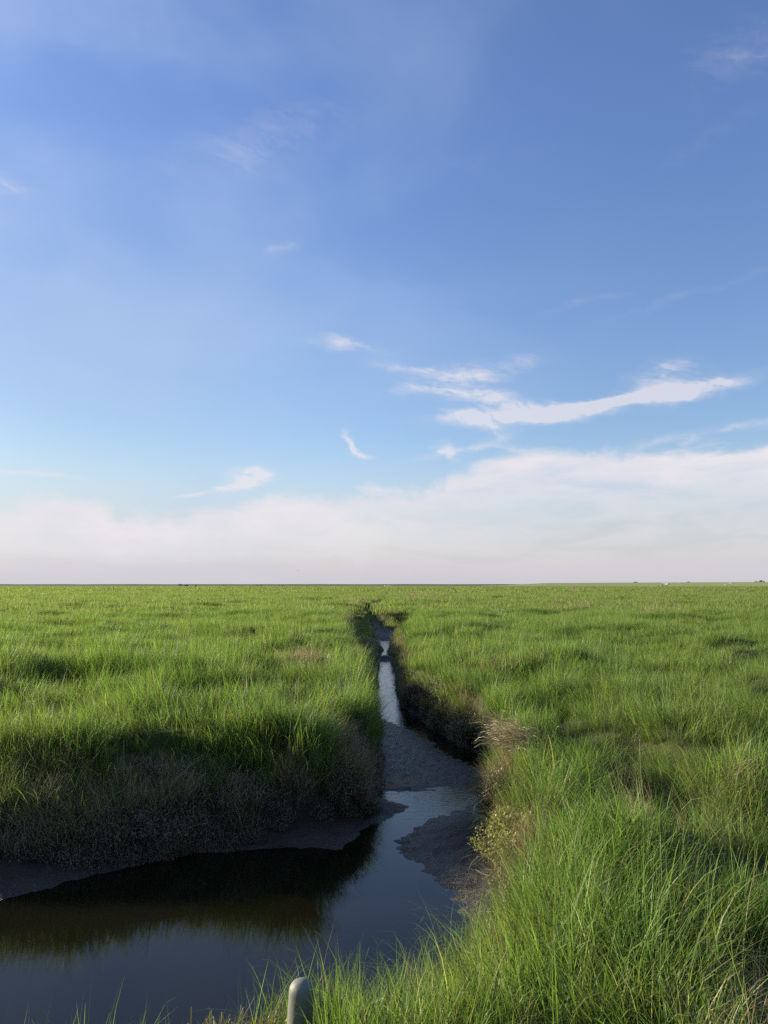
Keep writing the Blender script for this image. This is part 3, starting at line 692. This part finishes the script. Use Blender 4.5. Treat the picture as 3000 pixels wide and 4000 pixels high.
# ------------------------------------------------------------ sky and sun
SUN_AZ, SUN_EL = R(70), R(16)       # azimuth to the left of the view, elevation
def world():
    w = bpy.data.worlds.new('World'); S.world = w; w.use_nodes = True; t = NT(w.node_tree)
    out = t.n('ShaderNodeOutputWorld'); bg = t.n('ShaderNodeBackground'); bg.inputs['Strength'].default_value = .1
    sky = t.n('ShaderNodeTexSky'); sky.sky_type = 'NISHITA'; sky.sun_disc = False; sky.sun_elevation = SUN_EL; sky.sun_rotation = -SUN_AZ
    sky.air_density = 1.0; sky.dust_density = .6; sky.ozone_density = 2.0
    tc = t.n('ShaderNodeTexCoord').outputs['Generated']; sx = t.n('ShaderNodeSeparateXYZ'); t.l(tc, sx.inputs[0]); x, y, z = sx.outputs
    A = t.m('ARCTAN2', x, y); E = t.m('ARCSINE', z)
    def comb(a, b, c=0.):
        n = t.n('ShaderNodeCombineXYZ'); t.set(n.inputs[0], a); t.set(n.inputs[1], b); t.set(n.inputs[2], c); return n.outputs[0]
    def nz(sa, se, scale, det=5, ro=.55, dist=0., off=0.): return t.noise(comb(t.m('MULTIPLY', A, sa), t.m('MULTIPLY', E, se), off), scale, det, ro, dist)
    wa = t.m('SUBTRACT', nz(1, 2, 5, 4, .6), .5); we = t.m('SUBTRACT', nz(1, 2, 5, 4, .6, 0, 3.3), .5)
    Aw = t.m('ADD', A, t.m('MULTIPLY', wa, .15)); Ew = t.m('ADD', E, t.m('MULTIPLY', we, .06))
    K = 1.0
    blobs = [ # u, v, ru, rv, tilt, strength
        (1860, 1560, 200, 34, 14, .75), (2060, 1630, 340, 34, -2, .82), (2330, 1600, 330, 22, -5, .55), (1790, 1475, 300, 50, -8, .52), (1640, 1440, 260, 16, 6, .4), (1850, 1660, 120, 30, 20, .5), (2480, 1560, 260, 14, -10, .5), (2600, 1460, 130, 60, -14, .5), (2620, 1532, 290, 22, -9, .62),
        (1330, 1350, 190, 28, 8, .42), (1390, 1740, 60, 16, 50, .75), (1430, 1790, 60, 14, 5, .55), (930, 1845, 95, 36, 0, 1.1), (870, 1890, 150, 14, -12, .6), (860, 1900, 210, 14, -8, .42), (1820, 1760, 190, 22, -14, .48), (1730, 1780, 60, 20, 40, .55),
        (100, 1845, 220, 14, 4, .5), (60, 720, 150, 26, 8, .30), (1000, 560, 420, 110, -18, .20), (1110, 970, 80, 34, -20, .26), (2950, 190, 260, 110, 10, .15), (2780, 300, 200, 110, -20, .05), (2700, 1140, 380, 26, -16, .13), (2800, 1680, 400, 22, -8, .36),
        (2300, 1180, 200, 22, -6, .16), (2750, 560, 380, 40, -16, .09), (1900, 620, 500, 60, -6, .08)]
    tot = None
    for u, v, ru, rv, tl, s in blobs:
        a0, e0 = AE(u, v); c, sn = cos(R(tl)), sin(R(-tl)*-1)
        da, de = t.m('SUBTRACT', Aw, a0), t.m('SUBTRACT', Ew, e0)
        p = t.m('ADD', t.m('MULTIPLY', da, c), t.m('MULTIPLY', de, -sn)); q = t.m('ADD', t.m('MULTIPLY', da, sn), t.m('MULTIPLY', de, c))
        p = t.m('DIVIDE', p, ru/FPX); q = t.m('DIVIDE', q, rv/FPX)
        g = t.m('MULTIPLY', t.m('EXPONENT', t.m('MULTIPLY', t.m('ADD', t.m('MULTIPLY', p, p), t.m('MULTIPLY', q, q)), -1)), s)
        tot = g if tot is None else t.m('ADD', tot, g)
    ang = R(-14); Ar = t.m('ADD', t.m('MULTIPLY', Aw, cos(ang)), t.m('MULTIPLY', Ew, sin(ang))); Er = t.m('ADD', t.m('MULTIPLY', Aw, -sin(ang)), t.m('MULTIPLY', Ew, cos(ang)))
    fib = t.noise(comb(t.m('MULTIPLY', Ar, 7), t.m('MULTIPLY', Er, 46), 1.3), 1.3, 7, .62, .9)
    wisp = t.m('ADD', t.m('MULTIPLY', fib, .55), t.m('MULTIPLY', nz(1, 1.8, 16, 7, .66, .9, 5.), .45))
    wm = t.ss(.02, 1.0, t.m('MULTIPLY', tot, t.m('ADD', -1.5, t.m('MULTIPLY', wisp, 4.7))))
    # the bank of cloud over the horizon: upper edge as a curve of azimuth
    fc = t.n('ShaderNodeFloatCurve'); cv = fc.mapping.curves[0]
    edge = [(-700, 2000), (0, 1970), (180, 1900), (350, 1910), (520, 1985), (800, 1995), (1150, 1935), (1500, 1895), (1780, 1840), (1950, 1775), (2200, 1740), (2500, 1735), (2750, 1735), (3000, 1705), (3600, 1690)]
    pts = [((AE(u, v)[0]+.8)/1.6, AE(u, v)[1]/.4) for u, v in edge]
    cv.points[0].location = (0, pts[0][1]); cv.points[-1].location = (1, pts[-1][1])
    for p in pts: cv.points.new(*p)
    fc.mapping.update()
    t.l(t.m('DIVIDE', t.m('ADD', t.m('ADD', A, t.m('MULTIPLY', wa, .06)), .8), 1.6, clamp=True), fc.inputs['Value'])
    eE = t.m('MULTIPLY', fc.outputs[0], .4)
    puff = t.m('MULTIPLY', t.m('SUBTRACT', nz(1, 2.0, 7, 9, .64, .5, 7.), .5), .10)
    dE = t.m('SUBTRACT', t.m('ADD', eE, puff), E)
    bank = t.ss(-.004, .024, dE)
    bank_fade = t.ss(.16, .05, t.m('ADD', dE, t.m('MULTIPLY', nz(1, 2.5, 4, 4), .05)))
    gaps = t.ss(.30, .62, nz(1, 4, 7, 7, .62, .7, 9.))
    crest = t.m('MULTIPLY', t.ss(.105, .02, t.m('ADD', dE, t.m('MULTIPLY', nz(1, 2.5, 7, 5, .6, 0, 4.), .06))), .5)
    bm = t.m('MULTIPLY', bank, t.m('MINIMUM', t.m('ADD', t.m('ADD', t.m('MULTIPLY', gaps, .30), t.m('MULTIPLY', bank_fade, .34)), crest), .97))
    veil = t.m('MULTIPLY', t.m('MULTIPLY', t.ss(.35, .8, nz(1, 1.8, 2.6, 5, .5, .3, 2.)), t.ss(.5, -.45, A)), .55)
    # air colour
    tint = t.mix(t.ss(.05, .62, E), SKYLOW, SKYTINT)
    left = t.m('MULTIPLY', t.ss(.05, -.5, A), t.ss(.75, .15, E))
    tint = t.mix(left, tint, t.mix(1, tint, c4(.82, .80, .76), 'MULTIPLY'))
    skyc = t.mix(1, sky.outputs[0], tint, 'MULTIPLY')
    lilac = t.mix(t.m('MULTIPLY', t.ss(.34, .0, E), .0), skyc, c4(1, 1, 1))
    haze = t.ss(.20, .0, E)
    c = t.mix(t.m('MULTIPLY', haze, .8), lilac, HAZE)
    c = t.mix(veil, c, VEIL)
    shade = nz(1, 2.2, 6, 5, .6, .4, 11.)
    cl = t.mix(t.ss(.35, .7, shade), CLOUD2, CLOUD)
    c = t.mix(t.m('MINIMUM', wm, .64), c, CLOUD)
    c = t.mix(bm, c, cl)
    c = t.mix(t.m('MULTIPLY', t.ss(.045, .0, E), .75), c, HAZE)
    t.l(c, bg.inputs['Color']); t.l(bg.outputs[0], out.inputs[0])
EXPO = 1.0
KS = 10.0/(2**EXPO)     # picture value -> sky radiance at strength .1
def lin(r, g, b):
    f = lambda c: (c/255/12.92 if c <= 10 else ((c/255+.055)/1.055)**2.4)
    return (f(r)*KS, f(g)*KS, f(b)*KS, 1)
SKYTINT = c4(.81, .87, 1.15); SKYLOW = c4(.85, .87, .94); VEIL = lin(186, 208, 238); HAZE = lin(207, 203, 212); CLOUD = lin(240, 234, 237); CLOUD2 = lin(230, 227, 234)
world()
sd = bpy.data.lights.new('sun', 'SUN'); sd.energy = 5.0; sd.angle = R(.55); sd.color = (1, .86, .66)
so = bpy.data.objects.new('sun', sd); COL.objects.link(so)
from mathutils import Vector
dirv = Vector((-sin(SUN_AZ)*cos(SUN_EL), cos(SUN_AZ)*cos(SUN_EL), sin(SUN_EL)))
so.rotation_euler = (-dirv).to_track_quat('-Z', 'Y').to_euler(); so.location = (-10, 5, 20)

S.render.engine = 'CYCLES'; S.cycles.use_denoising = False; S.cycles.sample_clamp_indirect = 3; S.cycles.max_bounces = 6; S.cycles.diffuse_bounces = 3; S.cycles.glossy_bounces = 3; S.cycles.transmission_bounces = 4
S.view_settings.view_transform = 'Standard'; S.view_settings.look = 'None'; S.view_settings.exposure = EXPO; S.view_settings.gamma = 1
S.view_settings.use_curve_mapping = False
